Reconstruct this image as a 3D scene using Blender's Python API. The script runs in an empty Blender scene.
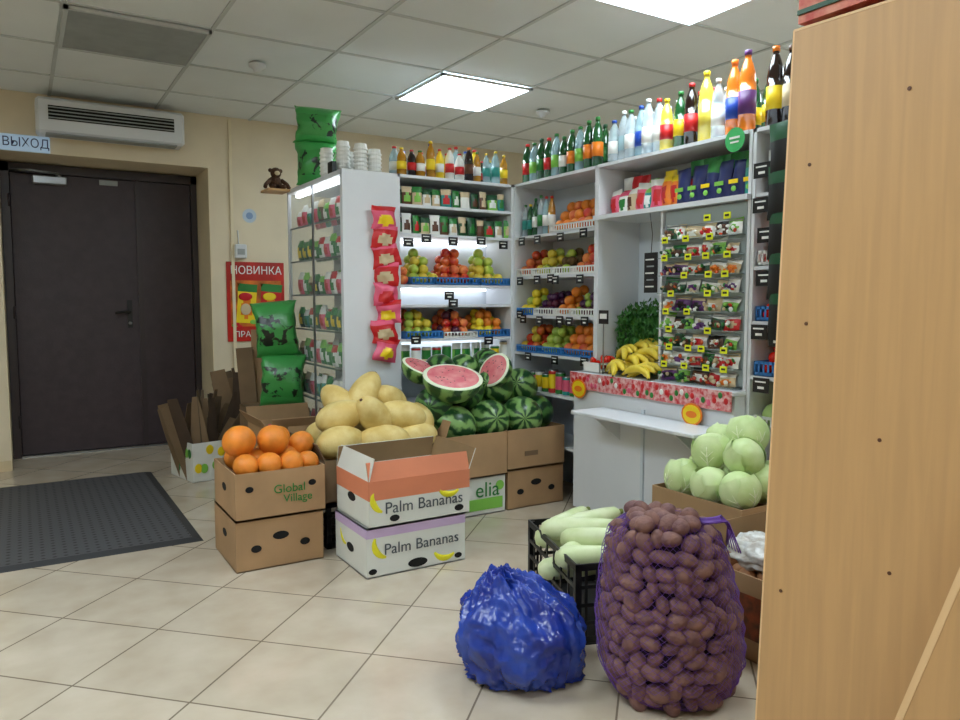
import bpy, math, random
from mathutils import Matrix, Vector, noise
random.seed(7)
pi=math.pi
sc=bpy.context.scene
sc.view_settings.view_transform='Standard'
sc.view_settings.look='None'
sc.view_settings.exposure=0
def T(x,y,z): return Matrix.Translation((x,y,z))
def R(ax,d): return Matrix.Rotation(math.radians(d),4,ax)
def S(x,y=None,z=None):
    if y is None: y=z=x
    return Matrix.Diagonal((x,y,z,1))
I=Matrix.Identity(4)
U=random.uniform
# ---------------------------------------------------------------- materials
def lin(c): return tuple((x/12.92 if x<=.04045 else ((x+.055)/1.055)**2.4) for x in c)+(1,)
MC={}
def pm(name,col,rough=.5,metal=0,noise=0,scale=20,bump=0,alpha=1,emit=0,trans=0,col2=None,bscale=None,coat=0,distort=0,stretch=None,sss=0,rp=(.35,.65)):
    if name in MC: return MC[name]
    m=bpy.data.materials.new(name);m.use_nodes=True;nt=m.node_tree;p=nt.nodes['Principled BSDF']
    p.inputs['Base Color'].default_value=lin(col);p.inputs['Roughness'].default_value=rough;p.inputs['Metallic'].default_value=metal
    p.inputs['Alpha'].default_value=alpha;p.inputs['Transmission Weight'].default_value=trans;p.inputs['Coat Weight'].default_value=coat
    if sss:
        p.inputs['Subsurface Weight'].default_value=sss;p.inputs['Subsurface Scale'].default_value=.02
    if emit:
        p.inputs['Emission Color'].default_value=lin(col);p.inputs['Emission Strength'].default_value=emit
    tc=nt.nodes.new('ShaderNodeTexCoord');vec=tc.outputs['Object']
    if stretch:
        mp=nt.nodes.new('ShaderNodeMapping');mp.inputs['Scale'].default_value=stretch;nt.links.new(vec,mp.inputs[0]);vec=mp.outputs[0]
    if noise or col2:
        n=nt.nodes.new('ShaderNodeTexNoise');n.inputs['Scale'].default_value=scale;n.inputs['Detail'].default_value=4;n.inputs['Distortion'].default_value=distort
        nt.links.new(vec,n.inputs['Vector'])
        r=nt.nodes.new('ShaderNodeValToRGB');r.color_ramp.elements[0].position=rp[0];r.color_ramp.elements[1].position=rp[1]
        c2=col2 if col2 else tuple(max(0,x*(1-noise)) for x in col)
        r.color_ramp.elements[0].color=lin(c2);r.color_ramp.elements[1].color=lin(col)
        nt.links.new(n.outputs['Fac'],r.inputs[0]);nt.links.new(r.outputs[0],p.inputs['Base Color'])
    if bump:
        n2=nt.nodes.new('ShaderNodeTexNoise');n2.inputs['Scale'].default_value=bscale or scale;n2.inputs['Detail'].default_value=4
        nt.links.new(vec,n2.inputs['Vector'])
        bm=nt.nodes.new('ShaderNodeBump');bm.inputs['Strength'].default_value=bump;bm.inputs['Distance'].default_value=.01
        nt.links.new(n2.outputs['Fac'],bm.inputs['Height']);nt.links.new(bm.outputs[0],p.inputs['Normal'])
    MC[name]=m;return m
def brickmat(name,c1,c2,mortar,size,rot,off,msize,rough,nscale=3,coat=0,bump=.3,spec=.5):
    m=bpy.data.materials.new(name);m.use_nodes=True;nt=m.node_tree;p=nt.nodes['Principled BSDF'];L=nt.links.new
    tc=nt.nodes.new('ShaderNodeTexCoord');mp=nt.nodes.new('ShaderNodeMapping')
    mp.inputs['Rotation'].default_value=(0,0,math.radians(rot));mp.inputs['Location'].default_value=off
    L(tc.outputs['Object'],mp.inputs[0])
    b=nt.nodes.new('ShaderNodeTexBrick');b.offset=0;b.inputs['Scale'].default_value=1;b.inputs['Brick Width'].default_value=size;b.inputs['Row Height'].default_value=size
    b.inputs['Mortar Size'].default_value=msize;b.inputs['Mortar Smooth'].default_value=.3
    b.inputs['Color1'].default_value=lin(c1);b.inputs['Color2'].default_value=lin(c2);b.inputs['Mortar'].default_value=lin(mortar)
    L(mp.outputs[0],b.inputs['Vector'])
    n=nt.nodes.new('ShaderNodeTexNoise');n.inputs['Scale'].default_value=nscale;n.inputs['Detail'].default_value=6;L(tc.outputs['Object'],n.inputs['Vector'])
    r=nt.nodes.new('ShaderNodeValToRGB');r.color_ramp.elements[0].color=(.84,.81,.77,1);r.color_ramp.elements[1].color=(1,1,1,1)
    r.color_ramp.elements[0].position=.3;r.color_ramp.elements[1].position=.7
    L(n.outputs['Fac'],r.inputs[0])
    mx=nt.nodes.new('ShaderNodeMix');mx.data_type='RGBA';mx.blend_type='MULTIPLY';mx.inputs[0].default_value=1
    L(b.outputs['Color'],mx.inputs[6]);L(r.outputs[0],mx.inputs[7]);L(mx.outputs[2],p.inputs['Base Color'])
    p.inputs['Roughness'].default_value=rough;p.inputs['Coat Weight'].default_value=coat
    bu=nt.nodes.new('ShaderNodeBump');bu.inputs['Strength'].default_value=bump;bu.inputs['Distance'].default_value=.003;bu.invert=True
    L(b.outputs['Fac'],bu.inputs['Height']);L(bu.outputs[0],p.inputs['Normal'])
    return m
def stripemat(name,c1,c2,n,dist,nscale=14,rough=.35,lo=.4,hi=.6,along=False,bump=0):
    m=bpy.data.materials.new(name);m.use_nodes=True;nt=m.node_tree;p=nt.nodes['Principled BSDF'];L=nt.links.new
    tc=nt.nodes.new('ShaderNodeTexCoord');sp=nt.nodes.new('ShaderNodeSeparateXYZ');L(tc.outputs['UV'],sp.inputs[0])
    nz=nt.nodes.new('ShaderNodeTexNoise');nz.inputs['Scale'].default_value=nscale;nz.inputs['Detail'].default_value=5;L(tc.outputs['Object'],nz.inputs['Vector'])
    a=nt.nodes.new('ShaderNodeMath');a.operation='MULTIPLY';a.inputs[1].default_value=n*2*pi;L(sp.outputs[1 if along else 0],a.inputs[0])
    b=nt.nodes.new('ShaderNodeMath');b.operation='MULTIPLY_ADD';b.inputs[1].default_value=dist;L(nz.outputs['Fac'],b.inputs[0]);L(a.outputs[0],b.inputs[2])
    s=nt.nodes.new('ShaderNodeMath');s.operation='SINE';L(b.outputs[0],s.inputs[0])
    k=nt.nodes.new('ShaderNodeMath');k.operation='MULTIPLY_ADD';k.inputs[1].default_value=.5;k.inputs[2].default_value=.5;L(s.outputs[0],k.inputs[0])
    r=nt.nodes.new('ShaderNodeValToRGB');r.color_ramp.elements[0].position=lo;r.color_ramp.elements[1].position=hi
    r.color_ramp.elements[0].color=lin(c1);r.color_ramp.elements[1].color=lin(c2);L(k.outputs[0],r.inputs[0]);L(r.outputs[0],p.inputs['Base Color'])
    p.inputs['Roughness'].default_value=rough
    if bump:
        bm=nt.nodes.new('ShaderNodeBump');bm.inputs['Strength'].default_value=bump;bm.inputs['Distance'].default_value=.01;L(k.outputs[0],bm.inputs['Height']);L(bm.outputs[0],p.inputs['Normal'])
    return m
# ---------------------------------------------------------------- mesh builder
class B:
    def __init__(s): s.v=[];s.f=[];s.m=[];s.sm=[];s.uv=[];s.mats=[]
    def mi(s,mat):
        if mat not in s.mats: s.mats.append(mat)
        return s.mats.index(mat)
    def add(s,vs,fs,mat,M=I,smooth=False,uvs=None):
        o=len(s.v)
        s.v.extend([tuple(M@Vector(p)) for p in vs])
        for i,f in enumerate(fs):
            s.f.append([o+k for k in f]);s.m.append(s.mi(mat[i] if isinstance(mat,list) else mat));s.sm.append(smooth)
            s.uv.append(uvs[i] if uvs else [(0,0),(1,0),(1,1),(0,1)][:len(f)] if len(f)<=4 else [(0,0)]*len(f))
    def build(s,name,parent=None,mod=None):
        me=bpy.data.meshes.new(name);me.from_pydata(s.v,[],s.f)
        for m in s.mats: me.materials.append(m)
        me.polygons.foreach_set('material_index',s.m);me.polygons.foreach_set('use_smooth',s.sm)
        ul=me.uv_layers.new(name='UVMap');flat=[]
        for u in s.uv:
            for c in u: flat.extend(c)
        ul.data.foreach_set('uv',flat);me.update()
        o=bpy.data.objects.new(name,me);bpy.context.collection.objects.link(o)
        if parent: o.parent=parent
        return o
def bx(b,x0,x1,y0,y1,z0,z1,mat,M=I):
    vs=[(x0,y0,z0),(x1,y0,z0),(x1,y1,z0),(x0,y1,z0),(x0,y0,z1),(x1,y0,z1),(x1,y1,z1),(x0,y1,z1)]
    b.add(vs,[(0,1,5,4),(3,0,4,7),(2,3,7,6),(1,2,6,5),(4,5,6,7),(3,2,1,0)],mat,M)
def rbx(b,x0,x1,y0,y1,z0,z1,mat,M=I,r=.01):
    vs=[];idx={}
    for ix in (0,1):
        for iy in (0,1):
            for iz in (0,1):
                cx=x0 if ix==0 else x1;cy=y0 if iy==0 else y1;cz=z0 if iz==0 else z1
                dx=r if ix==0 else -r;dy=r if iy==0 else -r;dz=r if iz==0 else -r
                idx[(ix,iy,iz,0)]=len(vs);vs.append((cx,cy+dy,cz+dz))
                idx[(ix,iy,iz,1)]=len(vs);vs.append((cx+dx,cy,cz+dz))
                idx[(ix,iy,iz,2)]=len(vs);vs.append((cx+dx,cy+dy,cz))
    g=lambda *a: idx[a]
    fs=[]
    for i in (0,1):
        fs.append([g(i,0,0,0),g(i,0,1,0),g(i,1,1,0),g(i,1,0,0)] if i==0 else [g(i,0,0,0),g(i,1,0,0),g(i,1,1,0),g(i,0,1,0)])
        fs.append([g(0,i,0,1),g(1,i,0,1),g(1,i,1,1),g(0,i,1,1)] if i==0 else [g(0,i,0,1),g(0,i,1,1),g(1,i,1,1),g(1,i,0,1)])
        fs.append([g(0,0,i,2),g(0,1,i,2),g(1,1,i,2),g(1,0,i,2)] if i==0 else [g(0,0,i,2),g(1,0,i,2),g(1,1,i,2),g(0,1,i,2)])
    for i in (0,1):
        for j in (0,1):
            fs.append([g(i,j,0,0),g(i,j,0,1),g(i,j,1,1),g(i,j,1,0)])
            fs.append([g(i,0,j,0),g(i,0,j,2),g(i,1,j,2),g(i,1,j,0)])
            fs.append([g(0,i,j,1),g(0,i,j,2),g(1,i,j,2),g(1,i,j,1)])
            for k in (0,1): fs.append([g(i,j,k,0),g(i,j,k,1),g(i,j,k,2)])
    b.add(vs,fs,mat,M)
def lathe(b,prof,mat,M=I,seg=14,smooth=True,fn=None):
    vs=[];n=len(prof)
    for j,(r,z) in enumerate(prof):
        r=max(r,.0003)
        for i in range(seg):
            a=2*pi*i/seg;p=(r*math.cos(a),r*math.sin(a),z)
            vs.append(fn(p,a,j/(n-1)) if fn else p)
    fs=[];uv=[];ms=[]
    for j in range(n-1):
        for i in range(seg):
            k=(i+1)%seg;fs.append((j*seg+i,j*seg+k,(j+1)*seg+k,(j+1)*seg+i))
            uv.append([(i/seg,j/(n-1)),((i+1)/seg,j/(n-1)),((i+1)/seg,(j+1)/(n-1)),(i/seg,(j+1)/(n-1))])
            if isinstance(mat,list): ms.append(mat[j])
    b.add(vs,fs,ms if isinstance(mat,list) else mat,M,smooth,uv)
def ell(b,c,r,mat,M=I,seg=12,rings=8,rot=I,fn=None):
    if not isinstance(r,(tuple,list)): r=(r,r,r)
    prof=[(math.sin(pi*j/rings),-math.cos(pi*j/rings)) for j in range(rings+1)]
    lathe(b,prof,mat,M@T(*c)@rot@S(*r),seg,True,fn)
def tube(b,pts,rad,mat,M=I,seg=8):
    pts=[Vector(p) for p in pts];n=len(pts)
    if not isinstance(rad,(list,tuple)): rad=[rad]*n
    vs=[];up=Vector((.13,.21,.97)).normalized()
    for j,p in enumerate(pts):
        t=(pts[min(j+1,n-1)]-pts[max(j-1,0)]).normalized();a=t.cross(up)
        if a.length<.05:a=t.cross(Vector((1,0,0)))
        a.normalize();c=t.cross(a)
        for i in range(seg):
            g=2*pi*i/seg;vs.append(tuple(p+(a*math.cos(g)+c*math.sin(g))*rad[j]))
    fs=[(j*seg+i,j*seg+(i+1)%seg,(j+1)*seg+(i+1)%seg,(j+1)*seg+i) for j in range(n-1) for i in range(seg)]
    fs.append(tuple(range(seg))[::-1]);fs.append(tuple((n-1)*seg+i for i in range(seg)))
    b.add(vs,fs,mat,M,True)
def pouch(b,M,w,h,th,m1,m2=None,m3=None,n=6,cr=0,oval=False):
    m2=m2 or m1;m3=m3 or m2;sd=U(0,99)
    for s in (-1,1):
        vs=[];fs=[];ms=[]
        for j in range(n+1):
            for i in range(n+1):
                u=i/n;v=j/n;bul=(math.sin(pi*u)**.6 if 0<u<1 else 0)*(math.sin(pi*v)**.5 if 0<v<1 else 0)
                pin=1-.06*math.sin(pi*v)
                c=cr*noise.noise(Vector((u*4,v*4,sd)))*bul;c2=cr*noise.noise(Vector((u*2,v*2,sd+7)))*.6
                vs.append(((u-.5)*w*pin+c2,s*(th/2*bul)+c,v*h+c2*.5))
        for j in range(n):
            for i in range(n):
                k=j*(n+1)+i;f=(k,k+1,k+n+2,k+n+1);fs.append(f if s<0 else f[::-1])
                if oval: cen=((i+.5)/n-.5)**2/.10+((j+.5)/n-.38)**2/.055<1
                else: cen=(0<i<n-1 and 1<=j<=n//2)
                ms.append(m3 if cen else (m2 if j>=n-2 else m1))
        b.add(vs,fs,ms,M,True)
def bottle(b,M,h,r,liq,lab,cap,seg=12):
    p=[(0,0),(r*.9,0),(r,.02*h),(r,.22*h),(r*1.01,.22*h),(r*1.01,.50*h),(r,.50*h),(r*.97,.62*h),(r*.86,.72*h),(r*.62,.81*h),(r*.38,.88*h),(r*.35,.925*h),(r*.42,.925*h),(r*.42,.985*h),(0,1.0*h)]
    m=[liq,liq,liq,lab,lab,lab,liq,liq,liq,liq,liq,cap,cap,cap]
    lathe(b,p,m,M,seg)
def can(b,M,h,r,m1,m2,m3=None):
    lathe(b,[(0,0),(r*.9,0),(r,.04*h),(r,.2*h),(r,.8*h),(r,.93*h),(r*.9,h),(0,h)],[m1,m1,m1,m2,m1,m3 or m1,m3 or m1],M,12)
def text(parent,s,size,M,mat,name='lettering',align='CENTER',ex=.0008,sx=1):
    c=bpy.data.curves.new(name,'FONT');c.body=s;c.size=size;c.align_x=align;c.align_y='CENTER';c.extrude=ex
    c.materials.append(mat);o=bpy.data.objects.new(name,c);bpy.context.collection.objects.link(o)
    o.matrix_world=M@S(sx,1,1);o.parent=parent;return o
FRONT=R('X',90)
LEFT=R('Z',-90)@R('X',90)
def disc(b,M,r,mat,seg=16,sx=1):
    vs=[(math.cos(2*pi*i/seg)*r*sx,0,math.sin(2*pi*i/seg)*r) for i in range(seg)]
    vs2=[(x,.0015,z) for x,y,z in vs]
    fs=[tuple(range(seg))]+[(i,(i+1)%seg,seg+(i+1)%seg,seg+i)[::-1] for i in range(seg)]
    b.add(vs+vs2,fs,mat,M)
# ---------------------------------------------------------------- palette
white=pm('white_laminate',(.875,.885,.90),.35,noise=.03,scale=2)
whiteback=pm('white_backing',(.83,.86,.89),.5,noise=.03,scale=3)
cream=pm('cream_wall_paint',(.88,.82,.71),.8,noise=.04,scale=2.5,bump=.05,bscale=90)
jambm=pm('jamb_paint',(.91,.85,.72),.75,noise=.04,scale=3)
ceilm=pm('ceiling_tile',(.91,.93,.935),.9,noise=.03,scale=1.3,bump=.12,bscale=120)
gridm=pm('ceiling_grid_metal',(.76,.78,.78),.5)
ventm=pm('vent_grey',(.62,.64,.64),.7,noise=.06,scale=8)
lampm=pm('lamp_panel',(.90,.965,1.0),.5,emit=18.5)
ledm=pm('led_tube',(.96,.98,1.0),.5,emit=5.5)
doorm=pm('door_leatherette',(.235,.185,.205),.5,noise=.12,scale=14,bump=.2,bscale=120)
doorf=pm('door_frame_paint',(.20,.16,.17),.4)
steel=pm('steel',(.6,.61,.62),.3,.9)
black=pm('black_plastic',(.05,.05,.055),.45)
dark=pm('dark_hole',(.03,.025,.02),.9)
card=pm('cardboard',(.68,.54,.39),.85,noise=.07,scale=5)
cardin=pm('cardboard_inside',(.60,.48,.34),.9,noise=.08,scale=6)
card2=pm('cardboard_dark',(.50,.40,.29),.85,noise=.1,scale=5)
wood=pm('beech_laminate',(.79,.62,.42),.45,noise=.045,scale=3,stretch=(14,14,.8),distort=.6)
woodedge=pm('beech_edge',(.90,.75,.56),.5)
glass=pm('glass',(.85,.92,.92),.03,alpha=.10)
red=pm('red',(.78,.10,.12),.4);pink=pm('pink',(.88,.35,.48),.4);yellow=pm('yellow',(.95,.82,.12),.4)
tagy=pm('tag_yellow',(.93,.95,.15),.5);green=pm('green',(.16,.48,.20),.4);dgreen=pm('dark_green',(.07,.28,.15),.4)
lgreen=pm('light_green',(.50,.75,.30),.4);orange=pm('orange_print',(.93,.50,.12),.4);blue=pm('blue',(.10,.28,.68),.4)
trayb=pm('blue_tray_plastic',(.22,.50,.78),.4);dblue=pm('dark_blue',(.07,.12,.35),.4);paper=pm('paper_white',(.92,.92,.90),.6)
purple=pm('purple',(.35,.15,.42),.45);teal=pm('teal',(.15,.55,.52),.4);brown=pm('brown',(.35,.20,.11),.5);beige=pm('beige',(.80,.72,.58),.6)
cola=pm('cola_liquid',(.10,.03,.02),.12,coat=.5);fanta=pm('orange_soda',(.90,.48,.14),.15,coat=.5);lemon=pm('yellow_soda',(.88,.80,.30),.15,coat=.5)
water=pm('clear_plastic',(.82,.88,.91),.08,alpha=.42);gjuice=pm('green_bottle',(.10,.32,.15),.12,coat=.5);limew=pm('light_blue_plastic',(.68,.82,.86),.1,alpha=.55)
oilm=pm('amber_oil',(.72,.50,.12),.12,coat=.4)
F_or=pm('orange_skin',(.94,.55,.16),.45,noise=.12,scale=12,bump=.3,bscale=220,sss=.1)
F_ga=pm('green_apple',(.62,.75,.25),.3,col2=(.75,.78,.35),scale=18);F_ra=pm('red_apple',(.72,.10,.12),.25,col2=(.85,.45,.20),scale=14)
F_ye=pm('yellow_pear',(.88,.78,.25),.35,noise=.1,scale=14);F_pe=pm('peach',(.93,.58,.30),.6,col2=(.80,.25,.20),scale=14)
F_pl=pm('plum',(.24,.08,.18),.35,col2=(.38,.12,.20),scale=12);F_gr=pm('green_grape',(.60,.70,.30),.25);F_pu=pm('purple_grape',(.27,.10,.28),.3)
F_le=pm('lemon',(.95,.85,.20),.4);F_to=pm('tomato',(.85,.13,.08),.2);F_ki=pm('kiwi',(.42,.32,.17),.8,noise=.2,scale=30)
# ================================================================= ROOM
H=2.83;YW=6.68;YD=7.19
floorm=brickmat('floor_tiles',(.815,.76,.685),(.785,.73,.655),(.52,.47,.41),.45,45,(.11,.2,0),.004,.2,nscale=5,coat=.25)
b=B();bx(b,-2.6,5.2,-1.8,7.4,-.1,0,floorm);b.build('floor')
ceil=B();bx(ceil,-2.6,5.2,-1.8,7.4,H+.02,H+.1,ceilm)
k=-4
while .26+.75*k<5.2:
    x=.26+.75*k
    if x>-2.6: bx(ceil,x-.011,x+.011,-1.8,YW,H+.012,H+.021,gridm)
    k+=1
k=-9
while 4.58+.75*k<YW:
    y=4.58+.75*k
    if y>-1.8: bx(ceil,-2.6,5.2,y-.011,y+.011,H+.0125,H+.0205,gridm)
    k+=1
ceil.build('ceiling')
b=B()
bx(b,-2.6,-.10,YW,7.4,0,H+.05,cream)
bx(b,1.41,5.2,YW,7.4,0,H+.05,cream)
bx(b,-.10,1.41,YW,7.4,2.41,H+.05,cream)
bx(b,-.10,1.41,7.3,7.4,0,2.41,cream)
bx(b,1.404,1.41,YW+.002,7.2,0,2.41,jambm);bx(b,-.10,-.095,YW+.002,7.2,0,2.41,jambm)
b.build('wall_back')
b=B();bx(b,-2.7,-2.6,-1.8,7.4,0,H+.05,cream);b.build('wall_left')
b=B();bx(b,5.2,5.3,-1.8,7.4,0,H+.05,cream);b.build('wall_right')
b=B();bx(b,-2.6,5.2,-1.9,-1.8,0,H+.05,cream);b.build('wall_front')
b=B();bx(b,1.575,1.60,YW-.02,YW,0,H,jambm);b.build('trim_1')
b=B();bx(b,-2.6,-.10,YW-.012,YW,0,.08,beige);bx(b,1.41,5.2,YW-.012,YW,0,.08,beige);b.build('baseboard_back')
# door
b=B();y=YD
bx(b,-.09,-.03,y-.03,y+.05,0,2.40,doorf);bx(b,1.35,1.40,y-.03,y+.05,0,2.40,doorf);bx(b,-.09,1.40,y-.03,y+.05,2.33,2.40,doorf)
rbx(b,-.03,.918,y-.01,y+.04,.015,2.33,doorm,r=.008);rbx(b,.926,1.35,y-.01,y+.04,.015,2.33,doorm,r=.008)
bx(b,.895,.935,y-.02,y-.01,.015,2.33,doorf)
bx(b,-.03,1.35,y-.03,y+.03,0,.014,steel)
bx(b,.80,.84,y-.02,y-.01,1.06,1.30,black);tube(b,[(.82,y-.02,1.20),(.82,y-.07,1.20),(.73,y-.075,1.195),(.70,y-.07,1.19)],.011,black)
lathe(b,[(0,0),(.014,0),(.014,.012),(0,.014)],steel,T(.82,y-.02,1.10)@R('X',90))
for z in (.3,1.2,2.1): tube(b,[(-.035,y-.03,z-.05),(-.035,y-.03,z+.05)],.01,doorf)
rbx(b,.13,.38,y-.075,y-.01,2.24,2.31,steel,r=.01)
tube(b,[(.32,y-.09,2.325),(.12,y-.16,2.33),(-.02,y-.05,2.335)],.009,steel);lathe(b,[(0,0),(.022,0),(.022,.03),(0,.03)],steel,T(.32,y-.05,2.30))
bx(b,.62,.76,y-.03,y-.01,2.27,2.31,ventm)
b.build('door_1')
# lamps; panels past the first pair are unseen, added for more even light
for i,(x0,y0) in enumerate([(2.51,4.58),(2.51,2.33),(2.51,.08),(-.49,.83),(-1.24,3.08),(4.01,1.58),(.26,-1.42),(-.49,2.33)]):
    b=B();bx(b,x0+.02,x0+.73,y0+.02,y0+.73,H-.002,H+.006,lampm)
    for a in ((0,.02,0,.75),(.73,.75,0,.75),(0,.75,0,.02),(0,.75,.73,.75)): bx(b,x0+a[0],x0+a[1],y0+a[2],y0+a[3],H-.008,H+.008,white)
    b.build('ceiling_light_panel')
b=B();bx(b,.28,1.0,4.60,5.31,H-.004,H+.004,ventm)
for a in ((.262,.285,4.585,5.325),(.99,1.008,4.585,5.325),(.262,1.008,4.585,4.605),(.262,1.008,5.305,5.325)): bx(b,a[0],a[1],a[2],a[3],H-.01,H+.008,gridm)
b.build('ceiling_vent_grille')
for (x,y) in ((1.39,5.05),(3.71,5.07)):
    b=B();lathe(b,[(0,.0),(.025,.0),(.03,.02),(.055,.03),(.055,.05),(0,.05)],white,T(x,y,H-.045));b.build('smoke_detector')
# air curtain
b=B();rbx(b,.16,1.19,6.47,6.68,2.53,2.79,white,r=.02)
bx(b,.24,1.11,6.462,6.471,2.63,2.73,dark)
for j in range(4): bx(b,.24,1.11,6.455,6.468,2.637+j*.025,2.645+j*.025,ventm)
bx(b,.22,1.13,6.47,6.6,2.522,2.532,ventm)
b.build('air_curtain_heater')
b=B();rbx(b,-.10,.25,6.655,6.68,2.41,2.53,pm('exit_sign_blue',(.68,.78,.88),.5,emit=.25),r=.004)
o=b.build('exit_sign');text(o,'ВЫХОД',.093,T(.093,6.653,2.47)@FRONT,dblue,sx=.88,ex=.001)
# poster
b=B();pr=pm('poster_red',(.80,.15,.10),.4,noise=.2,scale=5);bx(b,1.53,2.03,6.67,6.68,.94,1.63,pr)
bx(b,1.56,2.0,6.668,6.671,1.07,1.47,pm('poster_orange',(.90,.48,.15),.4,noise=.35,scale=9))
for (x,w,c) in ((1.60,.17,yellow),(1.80,.19,red)): 
    pouch(b,T(x+w/2,6.668,1.1)@R('Y',4),w,.34,.006,c,green,orange,n=10,oval=True)
    ell(b,(x+w/2,6.662,1.33),(.06,.002,.035),red if c==yellow else yellow);ell(b,(x+w/2,6.661,1.22),(.045,.002,.05),beige)
for j in range(10): ell(b,(U(1.58,1.98),6.667,U(1.05,1.12)),(.03,.002,.02),lgreen if j%2 else red)
o=b.build('wall_poster')
text(o,'НОВИНКА',.098,T(1.785,6.666,1.555)@FRONT,paper,sx=.92);text(o,'ПРАЗДНИК',.07,T(1.78,6.664,1.0)@FRONT,paper)
b=B();disc(b,T(1.74,6.678,2.03),.06,pm('sticker',(.72,.78,.84),.5));disc(b,T(1.74,6.676,2.03),.03,pm('sticker_blue',(.5,.6,.75)));b.build('wall_sticker')
b=B();rbx(b,1.60,1.70,6.63,6.68,1.66,1.78,white,r=.008);bx(b,1.62,1.68,6.625,6.631,1.69,1.74,ventm);tube(b,[(1.64,6.67,1.78),(1.635,6.67,1.9)],.005,white);b.build('wall_intercom_box')
# ---- mat
mm=bpy.data.materials.new('rubber_mat');mm.use_nodes=True;nt=mm.node_tree;p=nt.nodes['Principled BSDF'];L=nt.links.new
tc=nt.nodes.new('ShaderNodeTexCoord');mp=nt.nodes.new('ShaderNodeMapping');mp.inputs['Scale'].default_value=(20,20,20);L(tc.outputs['Object'],mp.inputs[0])
vo=nt.nodes.new('ShaderNodeTexVoronoi');vo.inputs['Scale'].default_value=1;vo.inputs['Randomness'].default_value=0;L(mp.outputs[0],vo.inputs['Vector'])
r=nt.nodes.new('ShaderNodeValToRGB');r.color_ramp.elements[0].position=.30;r.color_ramp.elements[1].position=.38;r.color_ramp.elements[0].color=lin((.06,.06,.06));r.color_ramp.elements[1].color=lin((.31,.31,.32))
L(vo.outputs['Distance'],r.inputs[0]);L(r.outputs[0],p.inputs['Base Color']);p.inputs['Roughness'].default_value=.6
bu=nt.nodes.new('ShaderNodeBump');bu.inputs['Strength'].default_value=.6;bu.inputs['Distance'].default_value=.01;L(r.outputs[0],bu.inputs['Height']);L(bu.outputs[0],p.inputs['Normal'])
rub=pm('mat_edge_rubber',(.20,.20,.21),.6)
b=B();bx(b,-.17,.75,4.22,6.04,0,.014,mm)
vs=[(-.22,4.17,0),(.80,4.17,0),(.80,6.09,0),(-.22,6.09,0),(-.17,4.22,.015),(.75,4.22,.015),(.75,6.04,.015),(-.17,6.04,.015)]
b.add(vs,[(0,1,5,4),(1,2,6,5),(2,3,7,6),(3,0,4,7)],rub);b.build('door_mat')
# ================================================================= SHELVING
MB=T(2.08,4.4,0)
MR=T(2.97,4.4,0)@R('Z',-90)
MG=T(1.71,5.5,0)@R('Z',-90)
def unit(name,M,x0,x1,shelves,depth=.34,top=2.1,back=True,z0=0):
    b=B();t=.018
    bx(b,x0,x0+t,0,depth,z0,top,white,M);bx(b,x1-t,x1,0,depth,z0,top,white,M)
    bx(b,x0,x1,0,depth,top-t,top,white,M)
    if back: bx(b,x0+t,x1-t,depth-.008,depth,z0,top-t,whiteback,M)
    for z in shelves: bx(b,x0+t,x1-t,.005,depth-.01,z-t,z,white,M)
    return b
def tags(M,lst,name='price_tags',w=.07,h=.055):
    b=B()
    for (x,z) in lst:
        bx(b,x-w/2,x+w/2,-.012,-.009,z-h/2,z+h/2,black,M)
        bx(b,x-w*.36,x+w*.30,-.0135,-.012,z+h*.18,z+h*.28,paper,M);bx(b,x-w*.2,x+w*.2,-.0135,-.012,z-h*.25,z-h*.08,paper,M)
    return b.build(name)
def fruitrow(b,M,x0,x1,z,r,mats,layers=3,y0=.03,depth=.24,sq=.95):
    for k in range(layers):
        nx=max(1,int((x1-x0-k*r)/(2*r)));ny=max(1,int((depth-k*r*1.0)/(2*r)))
        for i in range(nx):
            for j in range(ny):
                x=x0+r+k*r*.5+i*2*r+U(-.15,.15)*r;y=y0+r+k*r*.9+j*2*r+U(-.1,.1)*r
                if x>x1-r*.6: continue
                zz=z+r+k*r*1.55+j*r*.35
                ell(b,(x,y,zz),(r,r,r*sq),random.choice(mats),M,10,7,R('X',U(-40,40))@R('Y',U(-40,40)))
def tray(b,M,x0,x1,y0,y1,z,h,mat):
    t=.004
    bx(b,x0,x1,y0,y1,z,z+t,mat,M);bx(b,x0,x0+t,y0,y1,z,z+h,mat,M);bx(b,x1-t,x1,y0,y1,z,z+h,mat,M)
    bx(b,x0,x1,y1-t,y1,z,z+h,mat,M)
    bx(b,x0,x1,y0,y0+t,z,z+h*.25,mat,M);bx(b,x0,x1,y0,y0+t,z+h*.8,z+h,mat,M)
    n=max(2,int((x1-x0)/.025))
    for i in range(n+1):
        x=x0+(x1-x0-t)*i/n;bx(b,x,x+.008,y0,y0+t,z,z+h,mat,M)
# --- back unit
b=unit('u',MB,0,.89,[.30,.62,.884,1.045,1.27,1.40,1.731,1.915])
bx(b,-.37,0,0,.018,0,2.1,white,MB);bx(b,-.37,0,.018,.34,2.082,2.1,white,MB)
for z in (1.378,1.022,1.70): bx(b,.05,.84,.28,.30,z-.012,z,ledm,MB)  # tubes added to make these shelf rows glow, no tube visible there
b.build('shelving_unit')
b=B()
for z,h in ((1.915,.13),(1.731,.135)):
    x=.05
    while x<.84:
        w=U(.055,.075);c=random.choice([paper,green,lgreen,dgreen,brown,beige,teal,paper])
        for d in (.04,.12):
            if d>.05: pouch(b,MB@T(x+w/2,d+.03,z)@R('X',-4),w,h*U(.85,1.02),.03,c,dgreen,green)
            else: pouch(b,MB@T(x+w/2,d,z)@R('X',-4)@R('Z',U(-15,15)),w,h*U(.8,1.0),.03,c,random.choice([green,dgreen,beige,paper]),random.choice([paper,green,red,brown,lgreen,beige]),oval=True)
        x+=w+.006
b.build('seed_packets')
b=B()
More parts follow.
